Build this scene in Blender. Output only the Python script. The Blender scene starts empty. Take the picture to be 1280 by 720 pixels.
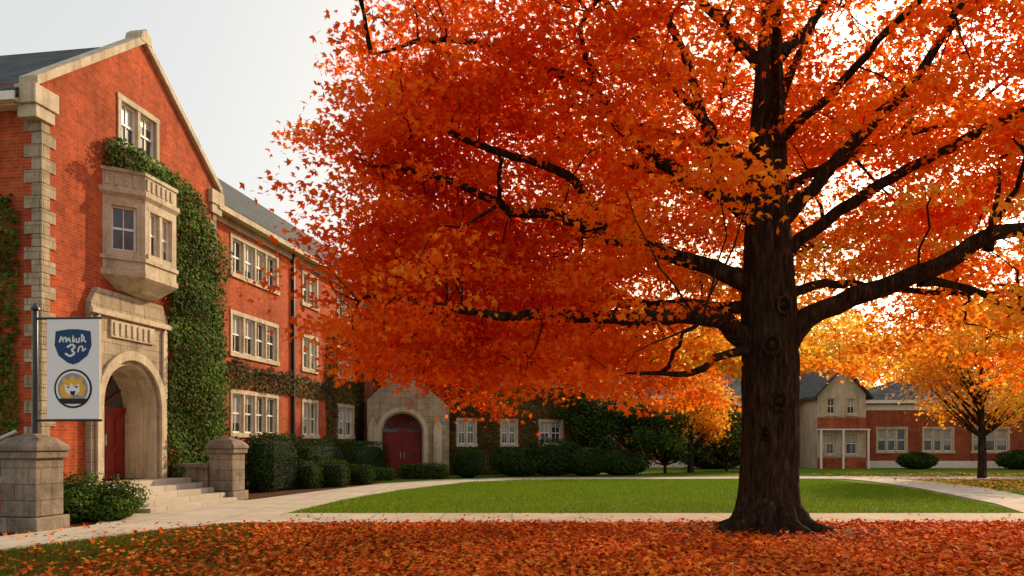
import bpy, math, random
import numpy as np
from mathutils import Vector, Matrix
from mathutils.geometry import tessellate_polygon
random.seed(7); rng=np.random.default_rng(11)
scene=bpy.context.scene
scene.view_settings.view_transform='Standard'; scene.view_settings.look='None'; scene.view_settings.exposure=0
COL=scene.collection

# ------------------------------------------------------------ materials
def newmat(name,rough=0.8,col=(.5,.5,.5),spec=0.3):
    m=bpy.data.materials.new(name); m.use_nodes=True
    nt=m.node_tree; b=nt.nodes['Principled BSDF']
    b.inputs['Roughness'].default_value=rough
    b.inputs['Base Color'].default_value=(*col,1)
    b.inputs['Specular IOR Level'].default_value=spec
    return m,nt,b
def N(nt,t,**kw):
    n=nt.nodes.new(t)
    for k,v in kw.items(): setattr(n,k,v)
    return n
def noise(nt,vec,scale,detail=4,rough=.55):
    n=N(nt,'ShaderNodeTexNoise'); n.inputs['Scale'].default_value=scale
    n.inputs['Detail'].default_value=detail; n.inputs['Roughness'].default_value=rough
    if vec is not None: nt.links.new(vec,n.inputs['Vector'])
    return n.outputs['Fac']
def ramp(nt,fac,stops):
    r=N(nt,'ShaderNodeValToRGB'); e=r.color_ramp.elements
    while len(e)<len(stops): e.new(0.5)
    for i,(p,c) in enumerate(stops):
        e[i].position=p; e[i].color=(*c,1) if len(c)==3 else c
    nt.links.new(fac,r.inputs['Fac']); return r.outputs['Color']
def mix(nt,fac,a,b,mode='MIX'):
    m=N(nt,'ShaderNodeMix',data_type='RGBA',blend_type=mode)
    for s,v in ((m.inputs[0],fac),(m.inputs[6],a),(m.inputs[7],b)):
        if isinstance(v,(int,float)): s.default_value=v
        elif isinstance(v,tuple): s.default_value=(*v,1)
        else: nt.links.new(v,s)
    return m.outputs[2]
def bump(nt,b,h,strength,dist=.02):
    n=N(nt,'ShaderNodeBump'); n.inputs['Strength'].default_value=strength; n.inputs['Distance'].default_value=dist
    nt.links.new(h,n.inputs['Height']); nt.links.new(n.outputs['Normal'],b.inputs['Normal'])
def objco(nt): return N(nt,'ShaderNodeTexCoord').outputs['Object']
G=lambda v:(v,v,v)

def brick_mat(name,c1,c2,mort,scale=1.0):
    m,nt,b=newmat(name,.9,spec=.12)
    co=objco(nt); s=N(nt,'ShaderNodeSeparateXYZ'); nt.links.new(co,s.inputs[0])
    c=N(nt,'ShaderNodeCombineXYZ'); nt.links.new(s.outputs[0],c.inputs[0]); nt.links.new(s.outputs[2],c.inputs[1])
    br=N(nt,'ShaderNodeTexBrick'); nt.links.new(c.outputs[0],br.inputs['Vector'])
    br.inputs['Color1'].default_value=(*c1,1); br.inputs['Color2'].default_value=(*c2,1); br.inputs['Mortar'].default_value=(*mort,1)
    br.inputs['Scale'].default_value=scale; br.inputs['Brick Width'].default_value=.23; br.inputs['Row Height'].default_value=.08
    br.inputs['Mortar Size'].default_value=.009; br.inputs['Mortar Smooth'].default_value=.3; br.inputs['Bias'].default_value=-.1
    n1=ramp(nt,noise(nt,co,.7,6,.65),[(.3,G(.58)),(.7,G(1.15))])
    n2=ramp(nt,noise(nt,co,5,3),[(.3,G(.75)),(.7,G(1.15))])
    o=mix(nt,1,br.outputs['Color'],n1,'MULTIPLY'); o=mix(nt,1,o,n2,'MULTIPLY')
    mp=N(nt,'ShaderNodeMapping'); mp.inputs['Scale'].default_value=(3,3,.35); nt.links.new(co,mp.inputs[0])
    st=ramp(nt,noise(nt,mp.outputs[0],1.0,4),[(.5,G(1)),(.75,G(.65))])
    o=mix(nt,1,o,st,'MULTIPLY')
    nt.links.new(o,b.inputs['Base Color']); bump(nt,b,br.outputs['Fac'],-.5,.01)
    return m
M_brick=brick_mat('red_brick',(.54,.086,.024),(.40,.052,.016),(.34,.17,.09))
M_brick2=brick_mat('red_brick_far',(.44,.085,.03),(.3,.05,.02),(.28,.16,.1))

def stone_mat(name,base,dark,blocks=True):
    m,nt,b=newmat(name,.85,spec=.2); co=objco(nt)
    c=ramp(nt,noise(nt,co,1.6,8,.7),[(.25,dark),(.6,base)])
    n2=ramp(nt,noise(nt,co,22,4),[(.3,G(.8)),(.7,G(1.1))])
    c=mix(nt,1,c,n2,'MULTIPLY')
    mp=N(nt,'ShaderNodeMapping'); mp.inputs['Scale'].default_value=(5,5,.5); nt.links.new(co,mp.inputs[0])
    st=ramp(nt,noise(nt,mp.outputs[0],1.0,5),[(.5,G(1)),(.8,(.5,.47,.42))])
    c=mix(nt,1,c,st,'MULTIPLY')
    if blocks:
        s=N(nt,'ShaderNodeSeparateXYZ'); nt.links.new(co,s.inputs[0])
        a=N(nt,'ShaderNodeMath',operation='ADD'); nt.links.new(s.outputs[0],a.inputs[0]); nt.links.new(s.outputs[1],a.inputs[1])
        cc=N(nt,'ShaderNodeCombineXYZ'); nt.links.new(a.outputs[0],cc.inputs[0]); nt.links.new(s.outputs[2],cc.inputs[1])
        br=N(nt,'ShaderNodeTexBrick'); nt.links.new(cc.outputs[0],br.inputs['Vector'])
        br.inputs['Color1'].default_value=(1,1,1,1); br.inputs['Color2'].default_value=(.82,.8,.78,1); br.inputs['Mortar'].default_value=(.55,.52,.48,1)
        br.inputs['Scale'].default_value=1; br.inputs['Brick Width'].default_value=.62; br.inputs['Row Height'].default_value=.31
        br.inputs['Mortar Size'].default_value=.012
        c=mix(nt,1,c,br.outputs['Color'],'MULTIPLY')
    nt.links.new(c,b.inputs['Base Color']); bump(nt,b,noise(nt,co,14,6),.5,.02)
    return m
M_stone=stone_mat('limestone',(.48,.40,.28),(.22,.17,.12))
M_trim=stone_mat('limestone_trim',(.60,.51,.37),(.36,.29,.20),False)
M_rough=stone_mat('rough_stone',(.32,.26,.20),(.10,.08,.065))

M_white,nt,b=newmat('white_paint',.5,(.75,.73,.68)); 
nt.links.new(ramp(nt,noise(nt,objco(nt),6,4),[(.3,(.66,.63,.56)),(.6,(.80,.77,.70))]),b.inputs['Base Color'])
M_glass,nt,b=newmat('window_glass',.06,(.03,.04,.045),.8)
nt.links.new(ramp(nt,noise(nt,objco(nt),.9,3),[(.35,(.012,.015,.018)),(.7,(.07,.085,.09))]),b.inputs['Base Color'])
bump(nt,b,noise(nt,objco(nt),3,2),.12,.02)
M_blind,nt,b=newmat('window_blind',.35,(.5,.47,.4),.5)
w=N(nt,'ShaderNodeTexWave',wave_type='BANDS',bands_direction='Z'); w.inputs['Scale'].default_value=6
nt.links.new(objco(nt),w.inputs['Vector'])
nt.links.new(ramp(nt,w.outputs['Fac'],[(.0,(.27,.26,.23)),(.5,(.38,.37,.33))]),b.inputs['Base Color'])
M_door,nt,b=newmat('red_door_paint',.45,(.22,.02,.015))
nt.links.new(ramp(nt,noise(nt,objco(nt),4,5),[(.3,(.13,.012,.01)),(.7,(.24,.02,.016))]),b.inputs['Base Color'])
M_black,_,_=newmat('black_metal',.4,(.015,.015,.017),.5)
M_rail,_,_=newmat('galvanised_metal',.4,(.45,.45,.44),.5)

m,nt,b=newmat('slate_roof',.75,spec=.2); M_slate=m; co=objco(nt)
s=N(nt,'ShaderNodeSeparateXYZ'); nt.links.new(co,s.inputs[0])
c=N(nt,'ShaderNodeCombineXYZ')
a=N(nt,'ShaderNodeMath',operation='ADD'); nt.links.new(s.outputs[0],a.inputs[0]); nt.links.new(s.outputs[1],a.inputs[1])
nt.links.new(a.outputs[0],c.inputs[0]); nt.links.new(s.outputs[2],c.inputs[1])
br=N(nt,'ShaderNodeTexBrick'); nt.links.new(c.outputs[0],br.inputs['Vector'])
br.inputs['Color1'].default_value=(.07,.082,.09,1); br.inputs['Color2'].default_value=(.03,.038,.044,1); br.inputs['Mortar'].default_value=(.012,.012,.014,1)
br.inputs['Scale'].default_value=1; br.inputs['Brick Width'].default_value=.3; br.inputs['Row Height'].default_value=.17; br.inputs['Mortar Size'].default_value=.012
o=mix(nt,1,br.outputs['Color'],ramp(nt,noise(nt,co,1.2,6),[(.3,G(.7)),(.7,G(1.3))]),'MULTIPLY')
nt.links.new(o,b.inputs['Base Color']); bump(nt,b,br.outputs['Fac'],-.6,.02)

m,nt,b=newmat('concrete_path',.9,spec=.15); M_path=m; co=objco(nt)
c=ramp(nt,noise(nt,co,.9,8,.7),[(.3,(.38,.33,.28)),(.7,(.56,.50,.42))])
c=mix(nt,1,c,ramp(nt,noise(nt,co,40,3),[(.3,G(.85)),(.7,G(1.08))]),'MULTIPLY')
br=N(nt,'ShaderNodeTexBrick'); br.offset=0; nt.links.new(co,br.inputs['Vector'])
br.inputs['Color1'].default_value=(1,1,1,1); br.inputs['Color2'].default_value=(.9,.9,.88,1); br.inputs['Mortar'].default_value=(.45,.42,.38,1)
br.inputs['Scale'].default_value=1; br.inputs['Brick Width'].default_value=1.6; br.inputs['Row Height'].default_value=1.6; br.inputs['Mortar Size'].default_value=.015
c=mix(nt,1,c,br.outputs['Color'],'MULTIPLY'); nt.links.new(c,b.inputs['Base Color']); bump(nt,b,noise(nt,co,60,3),.3,.01)

m,nt,b=newmat('mulch',.95,spec=.1); M_mulch=m; co=objco(nt)
nt.links.new(ramp(nt,noise(nt,co,9,6,.7),[(.3,(.025,.012,.008)),(.55,(.09,.032,.016)),(.75,(.22,.07,.03))]),b.inputs['Base Color']); bump(nt,b,noise(nt,co,18,5),1,.05)

def grass_mat(name,stops,litter):
    m,nt,b=newmat(name,.9,spec=.06); co=objco(nt)
    c=ramp(nt,noise(nt,co,.35,6,.6),stops)
    c=mix(nt,1,c,ramp(nt,noise(nt,co,28,5,.7),[(.3,G(.45)),(.7,G(1.45))]),'MULTIPLY')
    v=N(nt,'ShaderNodeTexVoronoi'); v.inputs['Scale'].default_value=11; nt.links.new(co,v.inputs['Vector'])
    sc=N(nt,'ShaderNodeSeparateColor'); nt.links.new(v.outputs['Color'],sc.inputs[0])
    lc=ramp(nt,sc.outputs[0],[(0,(.07,.015,.006)),(.3,(.28,.055,.01)),(.6,(.46,.12,.015)),(.9,(.52,.19,.025))])
    if litter=='fg':
        s=N(nt,'ShaderNodeSeparateXYZ'); nt.links.new(co,s.inputs[0])
        mr=N(nt,'ShaderNodeMapRange'); mr.inputs[1].default_value=-7.5; mr.inputs[2].default_value=.5; mr.inputs[3].default_value=-.2; mr.inputs[4].default_value=.6
        nt.links.new(s.outputs[0],mr.inputs[0])
        ad=N(nt,'ShaderNodeMath',operation='ADD'); nt.links.new(mr.outputs[0],ad.inputs[0])
        nt.links.new(sc.outputs[1],ad.inputs[1])
        ad2=N(nt,'ShaderNodeMath',operation='ADD'); nt.links.new(ad.outputs[0],ad2.inputs[0]); nt.links.new(noise(nt,co,1.1,4),ad2.inputs[1])
        r=N(nt,'ShaderNodeMath',operation='GREATER_THAN'); r.inputs[1].default_value=1.05; nt.links.new(ad2.outputs[0],r.inputs[0])
        c=mix(nt,r.outputs[0],c,lc)
    else:
        ad=N(nt,'ShaderNodeMath',operation='ADD'); nt.links.new(sc.outputs[1],ad.inputs[0]); nt.links.new(noise(nt,co,.25,3),ad.inputs[1])
        r=N(nt,'ShaderNodeMath',operation='GREATER_THAN'); r.inputs[1].default_value=1.5; nt.links.new(ad.outputs[0],r.inputs[0])
        c=mix(nt,r.outputs[0],c,lc)
    nt.links.new(c,b.inputs['Base Color']); bump(nt,b,noise(nt,co,35,6,.7),1,.06)
    return m
M_grass=grass_mat('grass',[(.3,(.065,.125,.005)),(.5,(.105,.18,.007)),(.7,(.18,.24,.010))],'bg')
M_fg=grass_mat('grass_with_leaves',[(.3,(.05,.065,.006)),(.5,(.09,.10,.009)),(.7,(.14,.13,.014))],'fg')

def leaf_mat(name,trans=.5,rough=.5,spec=.25):
    m,nt,b=newmat(name,rough,spec=spec)
    at=N(nt,'ShaderNodeAttribute',attribute_name='lc')
    nt.links.new(at.outputs['Color'],b.inputs['Base Color'])
    if trans>0:
        t=N(nt,'ShaderNodeBsdfTranslucent'); nt.links.new(at.outputs['Color'],t.inputs['Color'])
        ms=N(nt,'ShaderNodeMixShader'); ms.inputs[0].default_value=trans
        nt.links.new(b.outputs[0],ms.inputs[1]); nt.links.new(t.outputs[0],ms.inputs[2])
        nt.links.new(ms.outputs[0],nt.nodes['Material Output'].inputs['Surface'])
    return m
M_leaf=leaf_mat('autumn_leaf',.62,.8,.04); M_gleaf=leaf_mat('green_leaf',0,.75,.06); M_litter=leaf_mat('fallen_leaf',0,.85,.06)
M_lawnb=leaf_mat('grass_blade',.3,.8,.05)

m,nt,b=newmat('bark',.95,spec=.1); M_bark=m; co=objco(nt)
mp=N(nt,'ShaderNodeMapping'); mp.inputs['Scale'].default_value=(9,9,1.6); nt.links.new(co,mp.inputs[0])
h=noise(nt,mp.outputs[0],1.6,8,.7)
c=ramp(nt,h,[(.35,(.007,.005,.003)),(.55,(.045,.028,.016)),(.72,(.14,.09,.05))])
c=mix(nt,ramp(nt,noise(nt,co,1.3,4),[(.5,G(0)),(.75,G(.4))]),c,(.05,.05,.018))
nt.links.new(c,b.inputs['Base Color']); bump(nt,b,h,1,.09)

# ------------------------------------------------------------ mesh builder
class MB:
    def __init__(s): s.v=[]; s.f=[]; s.m=[]
    def face(s,pts,m=0):
        i=len(s.v); s.v+= [tuple(p) for p in pts]; s.f.append(tuple(range(i,i+len(pts)))); s.m.append(m)
    def hexa(s,p,m=0):
        i=len(s.v); s.v+=[tuple(q) for q in p]
        for f in ((0,3,2,1),(4,5,6,7),(0,1,5,4),(1,2,6,5),(2,3,7,6),(3,0,4,7)):
            s.f.append(tuple(i+k for k in f)); s.m.append(m)
    def box(s,x0,x1,y0,y1,z0,z1,m=0):
        s.hexa([(x0,y0,z0),(x1,y0,z0),(x1,y1,z0),(x0,y1,z0),(x0,y0,z1),(x1,y0,z1),(x1,y1,z1),(x0,y1,z1)],m)
    def prism(s,poly,y0,y1,m=0):
        s.face([(x,y0,z) for x,z in poly],m); s.face([(x,y1,z) for x,z in poly][::-1],m)
        n=len(poly)
        for i in range(n):
            a,b=poly[i],poly[(i+1)%n]; s.face([(a[0],y0,a[1]),(a[0],y1,a[1]),(b[0],y1,b[1]),(b[0],y0,b[1])],m)
    def slab(s,poly,z0,z1,m=0):
        s.face([(x,y,z1) for x,y in poly],m)
        n=len(poly)
        for i in range(n):
            a,b=poly[i],poly[(i+1)%n]; s.face([(a[0],a[1],z0),(b[0],b[1],z0),(b[0],b[1],z1),(a[0],a[1],z1)],m)
    def loft(s,rings,m=0,cap=True):
        for a,b in zip(rings[:-1],rings[1:]):
            n=len(a)
            for i in range(n): s.face([a[i],a[(i+1)%n],b[(i+1)%n],b[i]],m)
        if cap: s.face(rings[0][::-1],m); s.face(rings[-1],m)
    def wall(s,outer,holes,y=0,depth=.25,m=0,mr=None):
        mr=m if mr is None else mr
        polys=[[Vector((x,z,0)) for x,z in outer]]+[[Vector((x,z,0)) for x,z in h] for h in holes]
        flat=[p for q in polys for p in q]; i=len(s.v); s.v+=[(p.x,y,p.y) for p in flat]
        for t in tessellate_polygon(polys): s.f.append(tuple(i+k for k in t)); s.m.append(m)
        for h in holes:
            n=len(h)
            for k in range(n):
                a,b=h[k],h[(k+1)%n]; s.face([(a[0],y,a[1]),(b[0],y,b[1]),(b[0],y+depth,b[1]),(a[0],y+depth,a[1])],mr)
    def obj(s,name,mats,parent=None,loc=(0,0,0),rz=0,smooth=False,bevel=0):
        me=bpy.data.meshes.new(name); me.from_pydata(s.v,[],s.f)
        for x in mats: me.materials.append(x)
        me.polygons.foreach_set('material_index',s.m)
        if smooth: me.polygons.foreach_set('use_smooth',[True]*len(s.f))
        me.update(); o=bpy.data.objects.new(name,me); COL.objects.link(o)
        o.location=loc; o.rotation_euler=(0,0,rz)
        if parent: o.parent=parent
        if bevel:
            wd=o.modifiers.new('w','WELD'); wd.merge_threshold=.0005
            bv=o.modifiers.new('b','BEVEL'); bv.width=bevel; bv.segments=2; bv.limit_method='ANGLE'
        return o
def empty(name,loc=(0,0,0),rz=0):
    e=bpy.data.objects.new(name,None); COL.objects.link(e); e.location=loc; e.rotation_euler=(0,0,rz); e.empty_display_size=.2; return e
def rect(x0,x1,z0,z1): return [(x0,z0),(x1,z0),(x1,z1),(x0,z1)]
def arch(cx,r,z0,zs,n=18,k=1.0):
    return [(cx-r,z0),(cx+r,z0)]+[(cx+r*math.cos(t),zs+k*r*math.sin(t)) for t in [math.pi*i/n for i in range(n+1)]]

WM=[M_trim,M_white,M_glass,M_blind]
def window(parent,x0,x1,z0,z1,cols=2,y=0,rz=0,loc=(0,0,0),t=.13,bars=True):
    mb=MB()
    mb.box(x0-.06,x1+.06,y-.07,y+.2,z0-.06,z0+.1,0)
    mb.box(x0-.02,x1+.02,y-.04,y+.2,z1-t,z1+.02,0)
    mb.box(x0,x0+t,y-.035,y+.2,z0+.1,z1-t,0); mb.box(x1-t,x1,y-.035,y+.2,z0+.1,z1-t,0)
    a0,a1,b0,b1=x0+t,x1-t,z0+.1,z1-t
    w=(a1-a0)/cols
    for i in range(1,cols): mb.box(a0+w*i-.055,a0+w*i+.055,y-.02,y+.2,b0,b1,0)
    for i in range(cols):
        c0=a0+w*i+(.055 if i else 0); c1=a0+w*(i+1)-(.055 if i<cols-1 else 0)
        f=.055; yf0,yf1=y+.08,y+.14
        mb.box(c0,c0+f,yf0,yf1,b0,b1,1); mb.box(c1-f,c1,yf0,yf1,b0,b1,1)
        mb.box(c0+f,c1-f,yf0,yf1,b0,b0+f,1); mb.box(c0+f,c1-f,yf0,yf1,b1-f,b1,1)
        zm=(b0+b1)/2; mb.box(c0+f,c1-f,yf0+.01,yf1,zm-.03,zm+.03,1)
        if bars:
            xm=(c0+c1)/2; mb.box(xm-.012,xm+.012,yf0+.02,yf1-.01,b0+f,zm-.03,1); mb.box(xm-.012,xm+.012,yf0+.02,yf1-.01,zm+.03,b1-f,1)
        mb.face([(c0,yf1-.005,b0),(c1,yf1-.005,b0),(c1,yf1-.005,b1),(c0,yf1-.005,b1)],2)
        hb=random.choice([0,.25,.45,.5,.75]); 
        if hb: 
            zb=b1-(b1-b0)*hb
            mb.face([(c0+f,yf1-.012,zb),(c1-f,yf1-.012,zb),(c1-f,yf1-.012,b1-f),(c0+f,yf1-.012,b1-f)],3)
    return mb.obj('window',WM,parent,loc,rz)

# ------------------------------------------------------------ leaves
LEAF=np.array([[0,1.0,0],[.17,.48,.05],[.62,.50,-.06],[.30,.05,.02],[0,-.15,0],[-.30,.05,.02],[-.62,.50,-.06],[-.17,.48,.05]])
LEAF4=np.array([[0,1.0,0],[.4,.4,.05],[0,-.1,0],[-.4,.4,.05]])
BLADE=np.array([[-.06,0,0],[.06,0,0],[0,1,0]])
def unit(a): return a/np.maximum(np.linalg.norm(a,axis=1,keepdims=True),1e-9)
def leaves(name,C,Nrm,size,col,mat,parent=None,tmpl=LEAF,tan=None,loc=(0,0,0),rz=0):
    n=len(C); k=len(tmpl)
    Nn=unit(Nrm); T=rng.normal(size=(n,3)) if tan is None else tan
    T=unit(T-(T*Nn).sum(1,keepdims=True)*Nn); B=np.cross(T,Nn)
    sz=np.asarray(size).reshape(-1,1,1)*np.ones((n,1,1))
    P=C[:,None,:]+sz*(B[:,None,:]*tmpl[None,:,0:1]+T[:,None,:]*(tmpl[None,:,1:2]-.4)+Nn[:,None,:]*tmpl[None,:,2:3])
    me=bpy.data.meshes.new(name); me.vertices.add(n*k); me.loops.add(n*k); me.polygons.add(n)
    me.vertices.foreach_set('co',P.astype(np.float32).ravel())
    me.loops.foreach_set('vertex_index',np.arange(n*k,dtype=np.int32))
    me.polygons.foreach_set('loop_start',np.arange(0,n*k,k,dtype=np.int32))
    try: me.polygons.foreach_set('loop_total',np.full(n,k,dtype=np.int32))
    except Exception: pass
    me.update(calc_edges=True)
    a=me.attributes.new('lc','FLOAT_COLOR','FACE')
    cc=np.ones((n,4),dtype=np.float32); cc[:,:3]=np.clip(col,0,.97); a.data.foreach_set('color',cc.ravel())
    me.materials.append(mat)
    o=bpy.data.objects.new(name,me); COL.objects.link(o); o.location=loc; o.rotation_euler=(0,0,rz)
    if parent: o.parent=parent
    return o
def palette(n,cols,w=None):
    cols=np.array(cols); i=rng.choice(len(cols),n,p=w); j=rng.choice(len(cols),n,p=w); t=rng.random((n,1))*.5
    return (cols[i]*(1-t)+cols[j]*t)*rng.uniform(.8,1.2,(n,1))
def snoise(p,f,seed=0):
    r=np.random.default_rng(seed); v=0
    for _ in range(5):
        k=r.normal(size=p.shape[1])*f; v=v+np.sin(p@k+r.random()*6.28)
    return v/5

# ------------------------------------------------------------ tubes
def catmull(P,step):
    P=[np.array(p,float) for p in P]; Q=[2*P[0]-P[1]]+P+[2*P[-1]-P[-2]]; out=[]
    for i in range(1,len(Q)-2):
        a,b,c,d=Q[i-1:i+3]; n=max(2,int(np.linalg.norm(c-b)/step))
        for j in range(n):
            t=j/n; out.append(.5*((2*b)+(-a+c)*t+(2*a-5*b+4*c-d)*t*t+(-a+3*b-3*c+d)*t**3))
    out.append(P[-1]); return np.array(out)
def tube(V,F,P,R,seg=8,wob=.0):
    n=len(P); T=np.gradient(P,axis=0); T=unit(T)
    up=np.array([0,0,1.]) if abs(T[0][2])<.9 else np.array([1.,0,0])
    A=np.cross(T[0],up); A/=np.linalg.norm(A); base=len(V)
    for i in range(n):
        A=A-T[i]*A.dot(T[i]); A/=max(np.linalg.norm(A),1e-9); B=np.cross(T[i],A)
        for s in range(seg):
            th=2*math.pi*s/seg; r=R[i]*(1+wob*math.sin(3*th+i*.7)+wob*random.uniform(-1,1))
            V.append(tuple(P[i]+r*(math.cos(th)*A+math.sin(th)*B)))
    for i in range(n-1):
        for s in range(seg):
            a=base+i*seg+s; b=base+i*seg+(s+1)%seg; F.append((a,b,b+seg,a+seg))
    V.append(tuple(P[-1]+T[-1]*R[-1])); t=len(V)-1
    for s in range(seg): F.append((base+(n-1)*seg+s,base+(n-1)*seg+(s+1)%seg,t))

def mk(name,V,F,mat,parent=None,smooth=True,loc=(0,0,0)):
    me=bpy.data.meshes.new(name); me.from_pydata(V,[],F); me.materials.append(mat)
    if smooth: me.polygons.foreach_set('use_smooth',[True]*len(F))
    me.update(); o=bpy.data.objects.new(name,me); COL.objects.link(o); o.location=loc
    if parent: o.parent=parent
    return o

# ============================================================ GROUND
mb=MB(); mb.face([(-400,-150,0),(400,-150,0),(400,700,0),(-400,700,0)]); mb.obj('ground',[M_grass])
mb=MB(); mb.face([(-60,-30,.004),(60,-30,.004),(60,17.4,.004),(-60,17.4,.004)]); mb.obj('leaf_strewn_lawn',[M_fg])
mb=MB(); mb.slab([(-5.9,17.05),(60,16.95),(60,19.3),(-5.6,19.3)],0,.034); mb.obj('campus_path',[M_path])
mb=MB(); mb.slab([(-14,7.2),(-10.4,9),(-8.06,12.7),(-7.0,15.4),(-5.88,17.03),(-5.58,19.32),(-5.6,19.6),(-7.75,23.6),(-8.7,23.8),(-9.6,19.0),(-8.6,16.5),(-9.3,14.1),(-12,11.3),(-16,9)],0,.038); mb.obj('entrance_pavement',[M_path])
outer=[(-7.95,23.3),(-6.9,28.3),(-5.5,34),(-3.2,37.8),(0,39.4),(7,40.3),(14,41.2),(18.0,41.6),(18.6,37),(18.2,31),(16.4,25.4),(14.6,19.31)]
inner=[(-5.61,19.31),(-5.15,24.3),(-4.15,29.3),(-2.0,35.4),(.4,37.3),(7,38.3),(13,39),(16,38.6),(16.2,36),(15.4,30),(13.6,22.5),(12.4,19.31)]
mb=MB(); 
for i in range(11): mb.slab([outer[i],inner[i],inner[i+1],outer[i+1]],0,.03)
mb.obj('oval_path',[M_path])
mb=MB(); mb.slab([(18.0,41.6),(18.6,38.5),(60,36),(60,38.2)],0,.026); mb.obj('side_path',[M_path])
mb=MB(); mb.slab([(4.96+(2.1+.2*math.sin(3*t))*math.cos(t),15.4+(1.3+.1*math.sin(4*t))*math.sin(t)) for t in np.linspace(0,2*math.pi,40)[:-1]],0,.05); mb.obj('mulch_ring',[M_mulch])

# ============================================================ MAIN BUILDING
O=(-11.0,18.7,0); RZ=math.atan2(.987,.158)
B=empty('collegiate_brick_building',O,RZ)
c_,s_=math.cos(RZ),math.sin(RZ)
def W(s,p,z=0): return (O[0]+s*c_+p*s_, O[1]+s*s_-p*c_, z)
GW=7.75; EZ=10.2; AZ=13.0; MX=3.85; FL=.71
holes=[rect(2.75,4.6,9.75,11.1), arch(3.15,1.25,FL,2.72)]
outerp=[(0,0),(GW,0),(GW,EZ),(MX,AZ),(0,EZ)]
mb=MB(); mb.wall(outerp,holes,0,.3,0); mb.obj('gable_wall',[M_brick],B)
window(B,2.75,4.6,9.75,11.1,2,0)
mb=MB(); mb.wall(rect(0,11,0,EZ),[rect(2.3,4.2,1.9,3.6),rect(2.3,4.2,5,6.6)],0,.3,0); mb.obj('side_wall',[M_brick],B,(0,11,0),-math.pi/2)
window(B,2.3,4.2,1.9,3.6,2,loc=(0,11,0),rz=-math.pi/2); window(B,2.3,4.2,5,6.6,2,loc=(0,11,0),rz=-math.pi/2)
mb=MB(); mb.wall(rect(0,4,0,EZ),[],0,.3,0); mb.obj('side_wall',[M_brick],B,(GW,0,0),math.pi/2)
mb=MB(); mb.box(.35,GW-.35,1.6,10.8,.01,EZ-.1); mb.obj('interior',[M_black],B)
mb=MB(); y0,y1=.28,11.2; k=(AZ-EZ)/MX
for sgn in (-1,1):
    xe=-.45 if sgn<0 else GW+.45; ze=EZ-.45*k
    mb.hexa([(MX,y0,AZ-.25),(xe,y0,ze-.25),(xe,y1,ze-.25),(MX,y1,AZ-.25),(MX,y0,AZ-.03),(xe,y0,ze-.03),(xe,y1,ze-.03),(MX,y1,AZ-.03)],0)
mb.obj('slate_roof',[M_slate],B)
mb=MB(); mb.box(-.5,-.32,.3,11.2,EZ-.62,EZ-.42,0); mb.box(-.3,-.003,.3,11.2,EZ-.66,EZ-.5,0); mb.obj('eave_gutter',[M_white],B)
mb=MB()
def cop(xa,za,xb,zb,w=.2):
    mb.hexa([(xa,-.12,za-.04),(xb,-.12,zb-.04),(xb,.36,zb-.04),(xa,.36,za-.04),(xa,-.12,za+w),(xb,-.12,zb+w),(xb,.36,zb+w),(xa,.36,za+w)],0)
cop(-.28,EZ-.28*k,MX,AZ); cop(MX+.001,AZ-.001,GW+.28,EZ-.28*k)
mb.prism([(MX-.28,AZ-.05),(MX+.28,AZ-.05),(MX+.2,AZ+.2),(MX,AZ+.36),(MX-.2,AZ+.2)],-.135,.375,0)
for x0,x1 in ((-.36,.42),(GW-.42,GW+.36)):
    mb.box(x0,x1,-.135,.42,EZ-.65,EZ-.2,0); mb.box(x0+.08,x1-.08,-.09,.4,EZ-.95,EZ-.65,0)
mb.obj('gable_coping',[M_trim],B,bevel=.02)
mb=MB(); z=.02; i=0
while z<EZ-1.0:
    h=.30; L=.44 if i%2 else .24; L2=.24 if i%2 else .44
    mb.box(-.03,L,-.03,.0+.01,z,z+h-.012,0); mb.box(-.03,.01,.011,L2,z,z+h-.012,0)
    mb.box(GW-L*.8,GW+.03,-.03,.01,z,z+h-.012,0)
    z+=h; i+=1
mb.obj('quoins',[M_stone],B,bevel=.008)
mb=MB(); mb.box(-.06,1.45,-.06,-.002,0,.55,0); mb.box(4.95,GW+.06,-.06,-.002,0,.55,0); mb.obj('plinth',[M_rough],B)
cx=3.15
def archband(mb,cx,r0,r1,zs,z0,ya,yb,m=0,n=20,k=1.0):
    ts=[math.pi*i/n for i in range(n+1)]
    ip=[(cx+r0,z0)]+[(cx+r0*math.cos(t),zs+k*r0*math.sin(t)) for t in ts]+[(cx-r0,z0)]
    op=[(cx+r1,z0)]+[(cx+r1*math.cos(t),zs+k*r1*math.sin(t)) for t in ts]+[(cx-r1,z0)]
    for i in range(len(ip)-1):
        a,b,c,d=ip[i],ip[i+1],op[i+1],op[i]
        mb.hexa([(a[0],ya,a[1]),(d[0],ya,d[1]),(c[0],ya,c[1]),(b[0],ya,b[1]),(a[0],yb,a[1]),(d[0],yb,d[1]),(c[0],yb,c[1]),(b[0],yb,b[1])],m)
ah=arch(cx,1.25,FL,2.72)
mb=MB()
mb.wall([(1.5,FL-.7),(4.8,FL-.7),(4.8,5.3),(4.55,5.7),(1.75,5.7),(1.5,5.3)],[ah],-.16,.2,0)
for a,b in (((1.5,0),(1.5,5.3)),((1.5,5.3),(1.75,5.7)),((1.75,5.7),(4.55,5.7)),((4.55,5.7),(4.8,5.3)),((4.8,5.3),(4.8,0))):
    mb.face([(a[0],-.16,a[1]),(b[0],-.16,b[1]),(b[0],0,b[1]),(a[0],0,a[1])],0)
mb.obj('portal_surround',[M_stone],B)
mb=MB(); archband(mb,cx,1.25,1.5,2.72,FL,-.24,-.163); archband(mb,cx,1.12,1.25,2.72,FL,-.1,1.0); archband(mb,cx,1.02,1.12,2.72,FL,.25,.95)
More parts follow.
